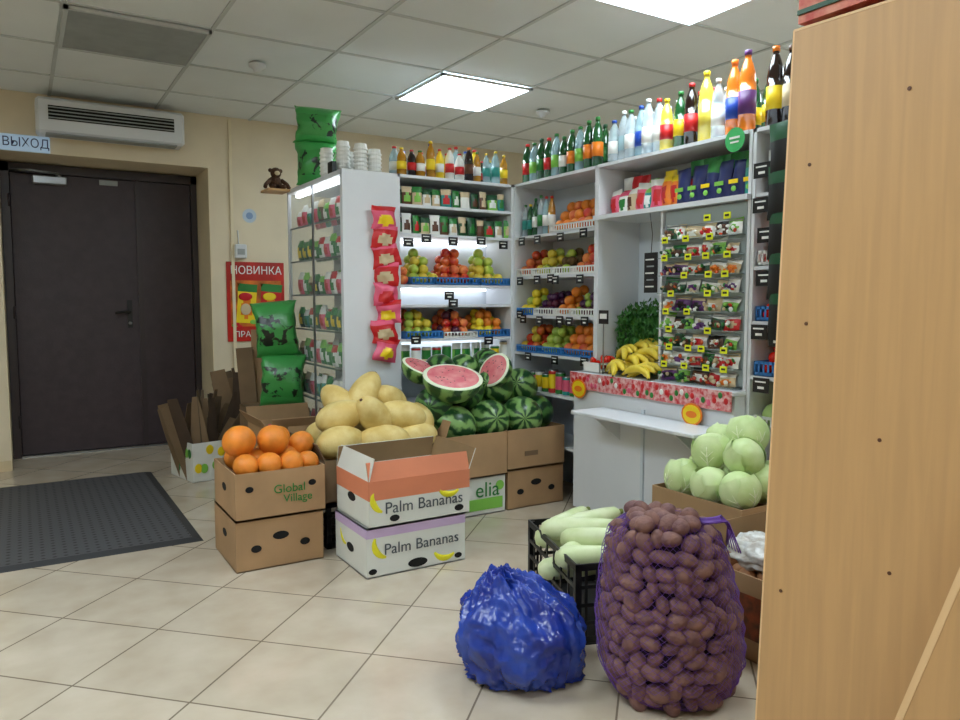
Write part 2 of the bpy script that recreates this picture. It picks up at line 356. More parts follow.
tray(b,MB,.10,.27,.01,.3,1.401,.05,trayb);tray(b,MB,.28,.62,.01,.3,1.401,.05,trayb);tray(b,MB,.63,.87,.01,.3,1.401,.05,trayb)
fruitrow(b,MB,.03,.10,1.40,.034,[F_pe,F_ra],4)
fruitrow(b,MB,.105,.33,1.41,.036,[F_ga,F_ga,F_ye],4);fruitrow(b,MB,.34,.60,1.41,.037,[F_ra,F_ra,F_pe],4);fruitrow(b,MB,.61,.87,1.41,.038,[F_ye,F_ga],4)
b.build('apples_and_pears')
b=B()
tray(b,MB,.06,.33,.01,.3,1.046,.05,trayb);tray(b,MB,.34,.60,.01,.3,1.046,.04,paper);tray(b,MB,.61,.87,.01,.3,1.046,.05,trayb)
fruitrow(b,MB,.065,.33,1.055,.034,[F_pe,F_ga,F_ye],3);fruitrow(b,MB,.35,.60,1.055,.034,[F_pl,F_ra,F_pe],3);fruitrow(b,MB,.62,.87,1.055,.034,[F_le,F_le,F_or],3)
b.build('peaches_plums_and_lemons')
b=B();x=.05
while x<.84:
    if U(0,1)<.5: can(b,MB@T(x+.035,.08,.885),U(.09,.13),.032,random.choice([paper,green,red,beige]),random.choice([yellow,green,paper,pink]),steel)
    else: pouch(b,MB@T(x+.035,.08,.885),.07,.12,.04,random.choice([lgreen,paper,pink,orange]),paper,green)
    x+=.078
b.build('canned_goods')
tags(MB,[(.07,1.67),(.20,1.70),(.40,1.69),(.62,1.70),(.80,1.68),(.37,1.33),(.40,1.28),(.12,1.04),(.68,1.02)])
b=B()
pal=[(oilm,yellow,yellow),(limew,paper,red),(water,paper,blue),(cola,red,red),(oilm,paper,green),(limew,teal,yellow),(cola,brown,orange),(lemon,yellow,red),(paper,red,red),(yellow,paper,red)]
for row in (.06,.17):
    x=.03
    while x<.83:
        l,la,c=random.choice(pal);hh=U(.17,.26);bottle(b,MB@T(x+.03,row,2.1),hh,U(.026,.036),l,la,c);x+=U(.06,.08)
b.build('sauce_bottles')
b=B()
for j in range(8):
    m=random.choice([(red,red,yellow),(pink,red,yellow),(red,pink,beige),(pink,pink,red),(red,yellow,pink)])
    pouch(b,MB@T(-.10+U(-.02,.02),-.04,1.74-j*.118)@R('Y',U(-20,20))@R('Z',U(-40,15)),.165,.145,.07,*m,n=10,cr=.035,oval=True)
bx(b,-.12,-.11,-.006,-.001,.9,1.9,paper,MB)
b.build('hanging_snack_packets')
# --- right unit A
b=unit('u',MR,0,.89,[.35,.68,.94,1.196,1.463,1.737]);b.build('shelving_unit')
b=B()
x=.04
while x<.38:
    bottle(b,MR@T(x+.025,.06,1.737),U(.22,.27),.026,random.choice([gjuice,limew,oilm,water]),random.choice([paper,green,teal]),random.choice([green,red,yellow]));x+=.06
tray(b,MR,.40,.86,.01,.3,1.738,.05,paper)
b.build('juice_bottles')
b=B();fruitrow(b,MR,.41,.86,1.745,.038,[F_or,F_or,F_pe],3)
b.build('oranges')
b=B()
for x0,x1,z,m,r_ in ((.03,.2,1.463,[F_pe,F_ra],.034),(.21,.42,1.463,[F_ye,F_ga],.034),(.43,.62,1.463,[F_ki,F_ga],.032),(.63,.86,1.463,[F_ra,F_pe],.036),
    (.03,.22,1.196,[F_ga,F_le],.034),(.23,.45,1.196,[F_pl,F_pu],.028),(.46,.62,1.196,[F_or],.036),(.63,.86,1.196,[F_pu,F_pl,F_gr],.028),
    (.03,.26,.94,[F_ra,F_ye],.034),(.27,.5,.94,[F_ga,F_gr],.034),(.51,.86,.94,[F_or,F_or,F_pe],.038)):
    tray(b,MR,x0,x1,.01,.3,z+.001,.05,random.choice([trayb,paper,paper]) if z>.95 else trayb)
    fruitrow(b,MR,x0+.005,x1-.005,z+.008,r_,m,3)
b.build('assorted_fruit')
b=B();x=.05
while x<.84:
    can(b,MR@T(x+.035,.07,.68),U(.1,.17),.034,random.choice([paper,red,green,teal]),random.choice([yellow,paper,pink]),steel);x+=.075
b.build('canned_goods')
tags(MR,[(.12,1.70),(.30,1.70),(.55,1.70),(.78,1.71),(.1,1.43),(.3,1.435),(.5,1.43),(.75,1.43),(.14,1.17),(.33,1.165),(.55,1.17),(.8,1.17),(.2,.915),(.5,.91),(.8,.92),(.1,1.2),(.45,1.44),(.65,1.165)])
b=B()
for row in (.07,.2):
    x=.04
    while x<.84:
        hh=U(.25,.31);l,la,c=random.choice([(gjuice,red,red),(gjuice,paper,green),(gjuice,green,dgreen),(water,teal,dgreen),(gjuice,orange,green),(limew,lgreen,green)])
        bottle(b,MR@T(x+.03,row,2.1),hh,.036,l,la,c);x+=.082
b.build('juice_bottles')
# --- right unit B
b=B();t=.018
bx(b,.89,.908,0,.34,.863,2.1,white,MR);bx(b,1.987,2.005,0,.34,.0,2.1,white,MR)
bx(b,.908,1.987,-.01,.34,2.082,2.1,white,MR);bx(b,.89,2.005,-.03,.34,1.775,1.80,white,MR);bx(b,.908,1.987,.33,.338,.863,2.082,whiteback,MR)
bx(b,1.42,1.435,.0,.33,.863,1.775,white,MR)
b.build('shelving_unit')
b=B();x=.94
sets=[(red,yellow,paper),(pink,paper,red),(beige,paper,brown),(teal,lgreen,paper),(red,paper,yellow),(orange,yellow,red),(paper,pink,green),(beige,red,paper)]
while x<1.52:
    pouch(b,MR@T(x+.045,.07,1.80)@R('X',-6)@R('Z',U(-22,22))@R('Y',U(-7,7)),.10,U(.13,.2),.06,*random.choice(sets),cr=.012,n=8,oval=True);pouch(b,MR@T(x+.045,.17,1.80),.09,U(.17,.23),.05,*random.choice(sets));x+=.068
x=1.50
while x<1.97:
    m=random.choice([(dblue,dblue,yellow),(dblue,green,yellow),(dblue,dblue,lgreen),(teal,green,yellow)])
    pouch(b,MR@T(x+.04,.04,1.80)@R('X',-6)@R('Y',U(-5,5)),.09,U(.18,.21),.05,m[0],m[1],m[0],cr=.01);bx(b,x+.012,x+.066,.006,.010,1.865,1.885,m[2],MR);ell(b,(x+.04,.010,1.84),(.016,.006,.014),lgreen,MR,10,6)
    pouch(b,MR@T(x+.04,.14,1.80),.09,.24,.05,dblue,green,dblue);x+=.088
b.build('snack_packets')
b=B()
seq=[(water,paper,blue,.25,.036),(water,limew,paper,.29,.034),(water,paper,green,.28,.036),(limew,blue,blue,.29,.034),(water,paper,paper,.31,.036),(water,paper,red,.30,.034),
(lemon,red,yellow,.28,.036),(gjuice,yellow,green,.30,.036),(cola,red,red,.32,.038),(lemon,lemon,yellow,.36,.040),(water,paper,paper,.30,.034),(fanta,blue,orange,.37,.040),(fanta,purple,purple,.39,.042)]
x=.93
for i,(l,la,c,hh,rr) in enumerate(seq):
    bottle(b,MR@T(x+.04,.06+.012*(i%2),2.1),hh*1.02,rr,l,la,c,16)
    l2,la2,c2,h2,r2=seq[(i*3+1)%6] if i<6 else random.choice([seq[7],seq[8],seq[10],(cola,brown,black,.3,.036)])
    bottle(b,MR@T(x+.06,.20,2.1),h2,r2,l2,la2,c2,12)
    x+=.070 if i<6 else .088
b.build('soda_bottles')
b=B()
bx(b,1.445,1.975,.012,.016,.875,1.77,pm('rack_panel',(.62,.67,.68),.35),MR)
clamp=pm('clear_tray',(.80,.86,.86),.1,alpha=.5)
for j in range(9):
    z=1.69-j*.093
    tube(b,[(1.45,-.012,z-.005),(1.97,-.012,z-.005)],.003,steel,MR,6)
    bx(b,1.45,1.97,-.05,.012,z-.078,z-.074,clamp,MR)
    x=1.455
    while x<1.93:
        w=U(.055,.12)
        c=random.choice([(dgreen,green,brown),(brown,black,paper),(paper,beige,red),(red,paper,beige),(purple,beige,black),(dgreen,paper,brown),(beige,paper,orange),(lgreen,paper,dgreen),(paper,paper,purple),(beige,beige,paper),(paper,lgreen,lgreen)])
        w=min(w,1.97-x)
        pouch(b,MR@T(x+w/2,-.012,z-.074)@R('Y',U(-9,9))@R('X',-14),w,U(.055,.09),.035,*c,n=7,cr=.016,oval=True)
        for q in range(5): ell(b,(x+w/2+U(-.4,.4)*w,-.034,z-.06+U(-.008,.03)),(U(.008,.014),.008,U(.006,.012)),random.choice([c[0],c[2],F_ra,paper,green,beige]),MR,7,5,R('Y',U(0,90)))
        x+=w
rk=b.build('packaged_greens_rack')
b=B()
for j in range(9):
    z=1.71-j*.093
    for x in (1.53,1.66,1.80,1.92):
        if U(0,1)<.8:
            x+=U(-.03,.03);bx(b,x-.021,x+.021,-.056,-.053,z-.02,z+.012,tagy,MR);bx(b,x-.012,x+.012,-.058,-.056,z-.008,z+.002,black,MR)
b.build('yellow_price_tags')
b=B()
bx(b,1.30,1.40,.0,.004,1.34,1.56,black,MR)
for j in range(5): bx(b,1.31+.01*(j%2),1.375,-.0015,0,1.37+j*.037,1.378+j*.037,ventm if j%2 else paper,MR)
tube(b,[(1.35,.002,1.56),(1.36,.0,1.66),(1.35,-.012,1.775)],.002,black,MR,5);bx(b,.98,1.06,-.05,-.045,1.16,1.24,black,MR);bx(b,.99,1.05,-.052,-.05,1.19,1.22,paper,MR)
bx(b,1.016,1.024,-.049,-.046,.864,1.17,steel,MR)
b.build('price_board')
# counter
b=B();CX=2.90
bx(b,CX,3.31,2.40,3.62,.02,.845,white);rbx(b,CX-.02,3.32,2.39,3.64,.84,.863,white,r=.004)
bx(b,CX+.03,3.31,2.42,3.60,0,.02,ventm)
bx(b,CX-.012,CX,3.0,3.02,.03,.70,whiteback)
sm=pm('strawberry_print',(.78,.12,.18),.4,col2=(.90,.72,.72),scale=45)
bx(b,CX-.026,CX-.02,2.40,3.63,.765,.862,sm)
for j in range(34):
    yy=2.43+j*.0355;ell(b,(CX-.027,yy,.815+U(-.03,.03)),(.003,.014,.016),random.choice([red,red,pink,green,paper]),I,8,6)
rbx(b,CX-.25,CX,2.42,3.34,.655,.675,white,r=.004)
for yy in (2.6,3.2):
    b.add([(CX-.2,yy,.655),(CX,yy,.655),(CX,yy,.50),(CX-.2,yy+.015,.655),(CX,yy+.015,.655),(CX,yy+.015,.50)],[(0,1,2),(5,4,3),(0,2,5,3),(1,0,3,4)],white)
cn=b.build('shop_counter')
b=B()
for yy,zz in ((2.64,.725),(3.54,.765)):
    disc(b,T(CX-.030,yy,zz)@R('Z',-90),.058,orange,sx=1.2);disc(b,T(CX-.032,yy,zz)@R('Z',-90),.048,yellow,sx=1.2);disc(b,T(CX-.034,yy,zz)@R('Z',-90),.018,orange,sx=2)
b.build('round_sticker',cn)
# bananas
bm_=pm('banana_skin',(.93,.82,.25),.4,noise=.10,scale=10);bt=pm('banana_tip',(.35,.30,.12),.7)
def banana(b,M,L_=.2,r=.019):
    pts=[];rad=[]
    for i in range(13):
        t=i/12;a=(t-.5)*1.6;pts.append((math.sin(a)*L_*.66,0,(math.cos(a)-1)*L_*.66))
        rad.append(r*(.3 if t<.03 else .4 if t<.1 else .75 if t<.2 else 1 if t<.75 else .9 if t<.86 else .6 if t<.95 else .3))
    tube(b,pts,rad,bm_,M,8);ell(b,pts[-1],.007,bt,M,6,4);ell(b,pts[0],.009,bt,M,6,4)
b=B()
for (yc,xc,zc,rz0) in ((3.08,2.96,.935,-80),(3.29,2.97,.935,-100),(3.18,3.02,.985,-90),(3.10,3.05,1.03,-78),(3.30,3.05,1.02,-104),(3.20,3.10,1.06,-90)):
    for i in range(5):
        banana(b,T(xc+(i-2)*.022,yc+U(-.012,.012),zc-abs(i-2)*.008)@R('Z',rz0+(i-2)*9+U(-5,5))@R('Y',U(-10,10)-6)@R('X',(i-2)*14),.24,.022)
    ell(b,(xc,yc+.085,zc-.03),(.02,.02,.018),bt)
b.build('bananas')
leaf=pm('herb_leaf',(.15,.38,.13),.6,col2=(.28,.52,.20),scale=25)
b=B()
for k in range(2600):
    a=U(0,2*pi);rr=U(0,1)**.5;x=3.17+.12*rr*math.cos(a);y=3.27+.25*rr*math.sin(a);z=.88+U(0,.43)*(1-.3*rr*rr)
    s=U(.010,.022);M=T(x,y,z)@R('Z',U(0,360))@R('X',U(-70,70))
    b.add([(0,0,-s),(s*.6,.2*s,0),(0,0,s),(-s*.6,.2*s,0)],[(0,1,2,3)],leaf,M)
for k in range(90):
    x=3.17+U(-.08,.08);y=3.27+U(-.16,.16);tube(b,[(x,y,.864),(x+U(-.03,.03),y+U(-.03,.03),1.2)],.002,leaf,I,4)
b.build('herb_bunches')
b=B();tray(b,I,2.93,3.1,3.42,3.57,.865,.06,paper)
for k in range(50): ell(b,(U(2.95,3.08),U(3.44,3.55),U(.89,.95)),(.015,.015,.018),F_to if k%3 else F_ra,I,7,5)
b.build('strawberries_punnet')
# --- right unit C
b=unit('u',MR,2.01,2.85,[.35,.68,.94,1.2,1.46,1.80]);b.build('shelving_unit')
b=B()
for z,m,r_,c in ((1.2,[F_to],.022,trayb),(1.46,[F_to,F_ra],.024,paper),(.94,[F_to,F_pe],.03,trayb),(.68,[pm('cab',(.65,.75,.45),.5)],.06,paper)):
    tray(b,MR,2.04,2.4,.01,.3,z+.001,.07,c);tray(b,MR,2.42,2.8,.01,.3,z+.001,.07,c)
    fruitrow(b,MR,2.05,2.8,z+.01,r_,m,4)
b.build('cherry_tomatoes')
b=B();x=2.05
while x<2.8:
    pouch(b,MR@T(x+.04,.06,1.80),.08,.2,.05,*random.choice(sets));x+=.085
b.build('snack_packets')
b=B();x=2.02
for i in range(9):
    bottle(b,MR@T(x+.04,.08,2.1),[.38,.36,.33][i%3],.040,*[(cola,yellow,orange),(cola,beige,brown),(fanta,orange,orange)][i%3],16);x+=.088
b.build('soda_bottles')
tags(MR,[(2.07,1.9),(2.15,1.83),(2.07,1.74),(2.18,1.68),(2.1,1.6),(2.17,1.5),(2.1,1.4),(2.2,1.33),(2.08,1.15),(2.18,1.12),(2.1,.9)],w=.09,h=.07)
b=B();
for z,w in ((1.95,.15),(1.76,.17),(1.58,.16),(1.40,.15),(1.22,.13)): pouch(b,MR@T(2.22,-.05,z-.1)@R('Y',U(-5,5)),w,.24,.04,black,dgreen,black)
b.build('hanging_black_bags')
b=B();disc(b,MR@T(1.93,-.035,2.06),.058,pm('sign_green',(.25,.68,.38)));bx(b,1.90,1.96,-.038,-.0365,2.065,2.075,paper,MR);bx(b,1.905,1.955,-.038,-.0365,2.045,2.053,paper,MR);b.build('round_green_sign')
# --- glass cabinet
b=B();f_=.022
for x in (0,1.06): bx(b,x,x+f_,0,f_,0,2.1,white,MG)
bx(b,0,1.08,0,.36,2.07,2.1,white,MG);bx(b,0,1.08,0,.36,.0,.35,white,MG);bx(b,0,1.08,.35,.36,.35,2.07,whiteback,MG);bx(b,0,.012,.02,.35,.35,2.07,glass,MG)
for z in (.62,.86,1.10,1.34,1.58,1.82): bx(b,.012,1.07,.02,.35,z-.008,z,glass,MG);bx(b,.02,1.06,.012,.02,z-.012,z,steel,MG)
bx(b,.022,1.06,.006,.010,.35,2.07,glass,MG);bx(b,.53,.545,0,.012,.35,2.07,steel,MG)
bx(b,.05,1.03,.05,.08,2.045,2.068,ledm,MG)
b.build('glass_display_cabinet')
b=B()
for z in (.35,.62,.86,1.10,1.34,1.58,1.82):
    x=.05
    while x<1.0:
        m=random.choice([(green,lgreen,paper),(dgreen,green,yellow),(teal,paper,green),(pink,paper,red),(paper,red,green),(brown,beige,green)])
        for d in (.07,.2): pouch(b,MG@T(x+.05,d,z),.1,U(.12,.17),.06,*m,oval=True)
        x+=.11
b.build('boxed_teas_and_sweets')
gp=pm('green_print_bag',(.24,.58,.28),.3,col2=(.07,.12,.08),scale=15,distort=.8,bump=.5,bscale=14,rp=(.42,.46))
gp2=pm('green_print_plain',(.26,.62,.31),.3,bump=.5,bscale=14)
def softbag(b,M,w,d,h,sd):
    # plump printed plastic sack: boxy body, crimped top and bottom seams
    n=16;m=28;vs=[];ms=[];fs=[]
    for j in range(n+1):
        v=j/n;e=min(v,1-v);th=(math.sin(pi*min(1,max(0,v)))**.45 if 0<v<1 else 0);ww=1-.10*math.sin(pi*v)+(.05 if e<.05 else 0)
        for i in range(m):
            a=2*pi*i/m;cx=math.copysign(abs(math.cos(a))**.55,math.cos(a));sy=math.copysign(abs(math.sin(a))**.75,math.sin(a))
            q=Vector((cx,sy,v*3));k=1+.10*noise.noise(q*1.6+Vector((sd,0,0)))+.05*noise.noise(q*4+Vector((0,sd,0)))
            vs.append((cx*w/2*ww*k,sy*d/2*max(.06,th)*k+.012*math.sin(a*3+sd)*th,v*h+.012*noise.noise(q*2)))
    for j in range(n):
        for i in range(m):
            fs.append((j*m+i,j*m+(i+1)%m,(j+1)*m+(i+1)%m,(j+1)*m+i));ms.append(gp if 3<=j<=11 else gp2)
    fs.append(tuple(range(m))[::-1]);ms.append(gp2);fs.append(tuple(n*m+i for i in range(m)));ms.append(gp2)
    b.add(vs,fs,ms,M,True)
b=B()
softbag(b,T(1.815,5.14,2.10)@R('Z',-22),.29,.24,.30,3);softbag(b,T(1.815,5.15,2.38)@R('Z',-22)@R('Y',4),.30,.22,.25,8)
b.build('green_printed_bags')
b=B()
for (x,y,n_) in ((1.76,4.80,6),(1.82,4.66,7),(1.895,4.55,6),(1.99,4.55,5),(1.90,4.72,5)):
    pr_=[(0,0),(.036,0)]
    for j in range(n_): pr_+=[(.040,.02+j*.026),(.046,.022+j*.026),(.046,.032+j*.026),(.041,.034+j*.026)]
    pr_+=[(.038,.034+n_*.026),(0,.036+n_*.026)]
    lathe(b,pr_,paper,T(x,y,2.1),16,smooth=False)
bx(b,1.73,1.76,4.62,4.70,2.1,2.18,black)
b.build('paper_cups')
b=B();pl=pm('plush_brown',(.36,.23,.14),.95,noise=.3,scale=60,bump=.8,bscale=150)
bx(b,1.55,1.71,5.42,5.62,2.085,2.10,wood)
ell(b,(1.63,5.52,2.15),(.05,.05,.055),pl);ell(b,(1.63,5.5,2.22),.04,pl);ell(b,(1.595,5.52,2.24),.015,pl);ell(b,(1.67,5.52,2.24),.015,pl);ell(b,(1.63,5.465,2.215),(.02,.012,.016),beige)
tube(b,[(1.59,5.5,2.17),(1.55,5.48,2.13),(1.54,5.46,2.11)],.015,pl);tube(b,[(1.67,5.5,2.17),(1.70,5.47,2.14),(1.71,5.45,2.11)],.015,pl)
tube(b,[(1.61,5.48,2.12),(1.59,5.42,2.115)],.016,pl);tube(b,[(1.65,5.48,2.12),(1.67,5.42,2.115)],.016,pl)
b.build('plush_monkey')
# ================================================================= CARTONS
def carton(b,x0,x1,y0,y1,z0,z1,mat=card,flaps=0,ang=50,flare=0,holes=True,t=.006,inside=cardin,fl=(1,1,1,1),M=I):
    bx(b,x0,x1,y0,y1,z0,z0+t,mat,M)
    bx(b,x0,x1,y0,y0+t,z0,z1,mat,M);bx(b,x0,x1,y1-t,y1,z0,z1,mat,M);bx(b,x0,x0+t,y0+t,y1-t,z0,z1,mat,M);bx(b,x1-t,x1,y0+t,y1-t,z0,z1,mat,M)
    if flaps:
        w=(x1-x0)/2
        if fl[0]: bx(b,-w,w,-.003,.002,0,flaps,[mat,mat,inside,mat,mat,mat],M@T((x0+x1)/2,y0+.003,z1)@R('X',ang*fl[0]))
        if fl[1]: bx(b,-w,w,-.002,.003,0,flaps,[inside,mat,mat,mat,mat,mat],M@T((x0+x1)/2,y1-.003,z1)@R('X',-ang*fl[1]))
        d=(y1-y0)/2
        if fl[2]: bx(b,-.003,.002,-d,d,0,flaps,mat,M@T(x0+.003,(y0+y1)/2,z1)@R('Y',-ang*fl[2]))
        if fl[3]: bx(b,-.002,.003,-d,d,0,flaps,[mat,inside,mat,mat,mat,mat],M@T(x1-.003,(y0+y1)/2,z1)@R('Y',ang*fl[3]))
    if holes:
        zc=(z0+z1)/2
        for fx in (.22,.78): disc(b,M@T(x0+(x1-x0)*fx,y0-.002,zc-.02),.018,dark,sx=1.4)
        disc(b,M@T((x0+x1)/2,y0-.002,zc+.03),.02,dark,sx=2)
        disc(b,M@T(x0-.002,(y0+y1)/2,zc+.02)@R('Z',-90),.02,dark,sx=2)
b=B();carton(b,.83,1.26,3.57,4.02,0,.25);bx(b,.83,1.26,3.57,4.02,.244,.25,card);b.build('cardboard_box')
b=B();carton(b,.83,1.27,3.56,4.0,.252,.48,flaps=0,holes=False)
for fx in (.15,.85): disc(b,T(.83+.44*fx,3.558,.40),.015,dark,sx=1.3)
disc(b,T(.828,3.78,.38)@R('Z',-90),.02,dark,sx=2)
o=b.build('cardboard_box');text(o,'Global',.06,T(1.09,3.556,.385)@FRONT,green);text(o,'Village',.056,T(1.13,3.556,.335)@FRONT,green)
b=B()
for (x,y,z,r_) in ((.897,3.74,.605,.082),(1.065,3.74,.595,.08),(1.222,3.78,.555,.068),(.90,3.63,.50,.062),(1.01,3.62,.50,.062),(1.12,3.62,.495,.062),(1.21,3.64,.49,.055),(.92,3.86,.50,.07),(1.07,3.86,.50,.07),(1.2,3.9,.49,.065),(.98,3.76,.49,.07),(1.14,3.76,.49,.07),(1.14,3.90,.58,.06)):
    ell(b,(x,y,z),(r_,r_,r_*.94),F_or,I,24,16,R('X',U(-40,40))@R('Y',U(-40,40)));
b.build('orange_pile')
wprint=pm('white_print_board',(.86,.86,.83),.6,noise=.03,scale=5);obprint=pm('orange_print_board',(.86,.52,.38),.6,noise=.06,scale=4)
def bananadecal(b,M,s=1):
    pts=[];rad=[]
    for i in range(9):
        a=(i/8-.5)*1.8;pts.append((math.sin(a)*.06*s,0,-math.cos(a)*.06*s));rad.append(.012*s*(.4+math.sin(pi*i/8)*.8))
    tube(b,pts,rad,pm('banana_print',(.90,.86,.15),.5),M@S(1,.12,1),6)
b=B();x0,x1,y0,y1=1.33,1.86,3.18,3.58
carton(b,x0,x1,y0,y1,0,.238,wprint,holes=False);bx(b,x0,x1,y0,y1,.232,.238,wprint);bx(b,x0-.001,x1+.001,y0-.001,y1+.001,.19,.232,pm('lilac_print',(.78,.68,.82),.6))
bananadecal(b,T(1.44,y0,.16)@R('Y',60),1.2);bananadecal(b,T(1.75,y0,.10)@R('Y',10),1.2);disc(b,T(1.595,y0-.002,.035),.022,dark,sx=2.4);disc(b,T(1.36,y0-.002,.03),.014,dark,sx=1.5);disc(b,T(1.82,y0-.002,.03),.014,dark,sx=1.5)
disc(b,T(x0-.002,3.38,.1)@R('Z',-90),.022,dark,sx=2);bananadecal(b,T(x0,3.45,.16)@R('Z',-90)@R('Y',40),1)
o=b.build('banana_box');text(o,'Palm Bananas',.075,T(1.62,y0-.003,.125)@FRONT,pm('ink',(.30,.32,.34),.6))
b=B();x0,x1,y0,y1=1.34,1.88,3.17,3.58
carton(b,x0,x1,y0,y1,.240,.46,wprint,holes=False,flaps=.11,ang=14,inside=cardin,fl=(.0,-1,-1,1.5))
bx(b,x0-.001,x1+.001,y0-.001,y0+.004,.37,.462,obprint);bx(b,x0-.001,x0+.004,y0,y1,.37,.462,obprint)
bx(b,-.27,.27,-.003,.003,0,.09,[obprint,card,cardin,card,card,card],T(1.61,y0+.003,.46)@R('X',-18))
bx(b,-.003,.003,-.2,.2,0,.10,[obprint,obprint,cardin,cardin,card,card],T(x0+.004,3.375,.46)@R('Y',16))
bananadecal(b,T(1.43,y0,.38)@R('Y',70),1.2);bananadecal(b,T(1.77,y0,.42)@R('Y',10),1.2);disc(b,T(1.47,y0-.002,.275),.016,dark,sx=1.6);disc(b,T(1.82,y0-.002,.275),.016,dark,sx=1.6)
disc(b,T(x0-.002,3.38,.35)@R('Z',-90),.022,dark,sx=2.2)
o=b.build('banana_box');text(o,'Palm Bananas',.078,T(1.63,y0-.003,.325)@FRONT,MC['ink'])
def crate(b,w,d,h,M,mat=black):
    t=.008
    for (x,y) in ((0,0),(w-.025,0),(0,d-.025),(w-.025,d-.025)): bx(b,x,x+.025,y,y+.025,0,h,mat,M)
    bx(b,0,w,0,d,0,.006,mat,M)
    nz=5
    for k in range(nz):
        z=.008+k*(h-.03)/(nz-1)
        hh=.026 if k in(0,nz-1) else .014
        bx(b,0,w,0,t,z,z+hh,mat,M);bx(b,0,w,d-t,d,z,z+hh,mat,M);bx(b,0,t,0,d,z,z+hh,mat,M);bx(b,w-t,w,0,d,z,z+hh,mat,M)
    for k in range(1,9):
        x=w*k/9;bx(b,x-.005,x+.005,.001,t-.001,0,h,mat,M);bx(b,x-.005,x+.005,d-t+.001,d-.001,0,h,mat,M)
    for k in range(1,7):
        y=d*k/7;bx(b,.001,t-.001,y-.005,y+.005,0,h,mat,M);bx(b,w-t+.001,w-.001,y-.005,y+.005,0,h,mat,M)
b=B();crate(b,.6,.55,.24,T(1.32,3.68,0));b.build('black_plastic_crate')
b=B();carton(b,1.31,2.03,3.67,4.25,.245,.47,card2,flaps=.10,ang=25,holes=False,fl=(0,1,1,0));b.build('cardboard_box')
melm=pm('melon_skin',(.90,.81,.54),.5,col2=(.84,.72,.42),scale=16,bump=.2,bscale=110)
b=B()
for (x,y,z,l,r_,rz,ry) in ((1.46,3.83,.53,.15,.09,15,88),(1.70,3.80,.52,.15,.09,165,88),(1.92,3.83,.515,.14,.085,10,85),(1.5,4.08,.53,.15,.09,150,85),(1.78,4.08,.54,.15,.09,20,85),
  (1.50,3.93,.655,.145,.088,-30,72),(1.67,3.87,.655,.15,.088,30,-48),(1.85,3.88,.64,.145,.086,165,78),(1.68,4.03,.75,.155,.088,15,35),(1.85,4.05,.71,.145,.084,30,-66),(1.99,3.93,.60,.13,.08,80,60),(1.55,4.08,.71,.14,.084,120,55)):
    ell(b,(x,y,z),(r_,r_,l),melm,I,24,18,R('Z',rz)@R('Y',ry),fn=lambda p,a,t:(p[0]*(1-.08*p[2]),p[1]*(1-.08*p[2]),p[2]))
    Mm=T(x,y,z)@R('Z',rz)@R('Y',ry);ell(b,(0,0,l*.99),(.010,.010,.006),brown,Mm,8,5)
b.build('melon_pile')
b=B();carton(b,2.10,2.51,3.80,4.30,0,.235,wprint,holes=False);bx(b,2.1,2.51,3.8,4.3,.229,.235,wprint);bx(b,2.15,2.49,3.797,3.8,.03,.10,lgreen)
disc(b,T(2.47,3.797,.17),.03,lgreen);o=b.build('cardboard_box');text(o,'elia',.13,T(2.38,3.795,.15)@FRONT,green)
b=B();carton(b,2.08,2.51,3.78,4.30,.238,.50,card,flaps=.10,ang=20,holes=False,fl=(0,0,-1,0));b.build('cardboard_box')
b=B();carton(b,2.53,2.96,3.80,4.30,0,.25,card);bx(b,2.53,2.96,3.8,4.3,.244,.25,card);b.build('cardboard_box')
b=B();carton(b,2.52,2.96,3.79,4.30,.253,.50,card,holes=False);bx(b,2.65,2.75,3.787,3.79,.33,.36,card2);b.build('cardboard_box')
wm=stripemat('watermelon_rind',(.10,.27,.12),(.50,.65,.37),8,9,14,.3,.25,.8)
wm2=stripemat('watermelon_rind_dark',(.07,.21,.10),(.32,.50,.25),8,8,14,.28,.3,.85)
flesh=pm('watermelon_flesh',(.88,.42,.46),.25,col2=(.93,.58,.58),scale=14,coat=.6);wr=pm('watermelon_white_rind',(.90,.93,.82),.4);seed=pm('seed_black',(.35,.14,.13),.3)
b=B()
for (x,y,z,r_,m) in ((2.22,3.93,.54,.13,wm),(2.47,3.93,.55,.135,wm),(2.72,3.93,.55,.14,wm),(2.90,4.02,.55,.12,wm2),(2.25,4.16,.58,.13,wm),(2.50,4.18,.59,.13,wm),(2.76,4.17,.59,.13,wm),
   (2.12,4.0,.66,.12,wm2),(2.36,4.04,.73,.125,wm2),(2.60,4.07,.745,.13,wm),(2.83,4.12,.72,.13,wm),(2.45,4.22,.84,.11,wm),(2.64,4.22,.87,.11,wm2),(2.27,4.2,.85,.11,wm2)):
    ell(b,(x,y,z),(r_*.97,r_*.97,r_*1.08),m,I,36,20,R('Z',U(-30,90))@R('Y',U(60,110)))
b.build('watermelon_pile')
def halfmelon(b,M,r,sy=1.15):
    n=8;prof=[(0,-r)]+[(r*math.sin(pi/2*i/n),-r*math.cos(pi/2*i/n)) for i in range(1,n+1)]+[(r*.95,.004),(r*.86,.005),(0,.006)]
    lathe(b,prof,[wm]*n+[wr,wr,flesh],M@S(sy,1,1),30)
    for k in range(20):
        a=U(0,2*pi);q=r*U(.35,.75);ell(b,(q*math.cos(a),q*math.sin(a),.006),(.005,.003,.002),seed,M,6,4)
b=B();halfmelon(b,T(2.20,3.90,.84)@R('Z',-20)@R('X',24)@R('Y',4),.16)
halfmelon(b,T(2.10,4.12,.89)@R('Z',-20)@R('X',20)@R('Y',20),.11)
halfmelon(b,T(2.54,3.98,.86)@R('Z',-20)@R('X',52)@R('Y',-50),.11)
b.build('watermelon_halves')
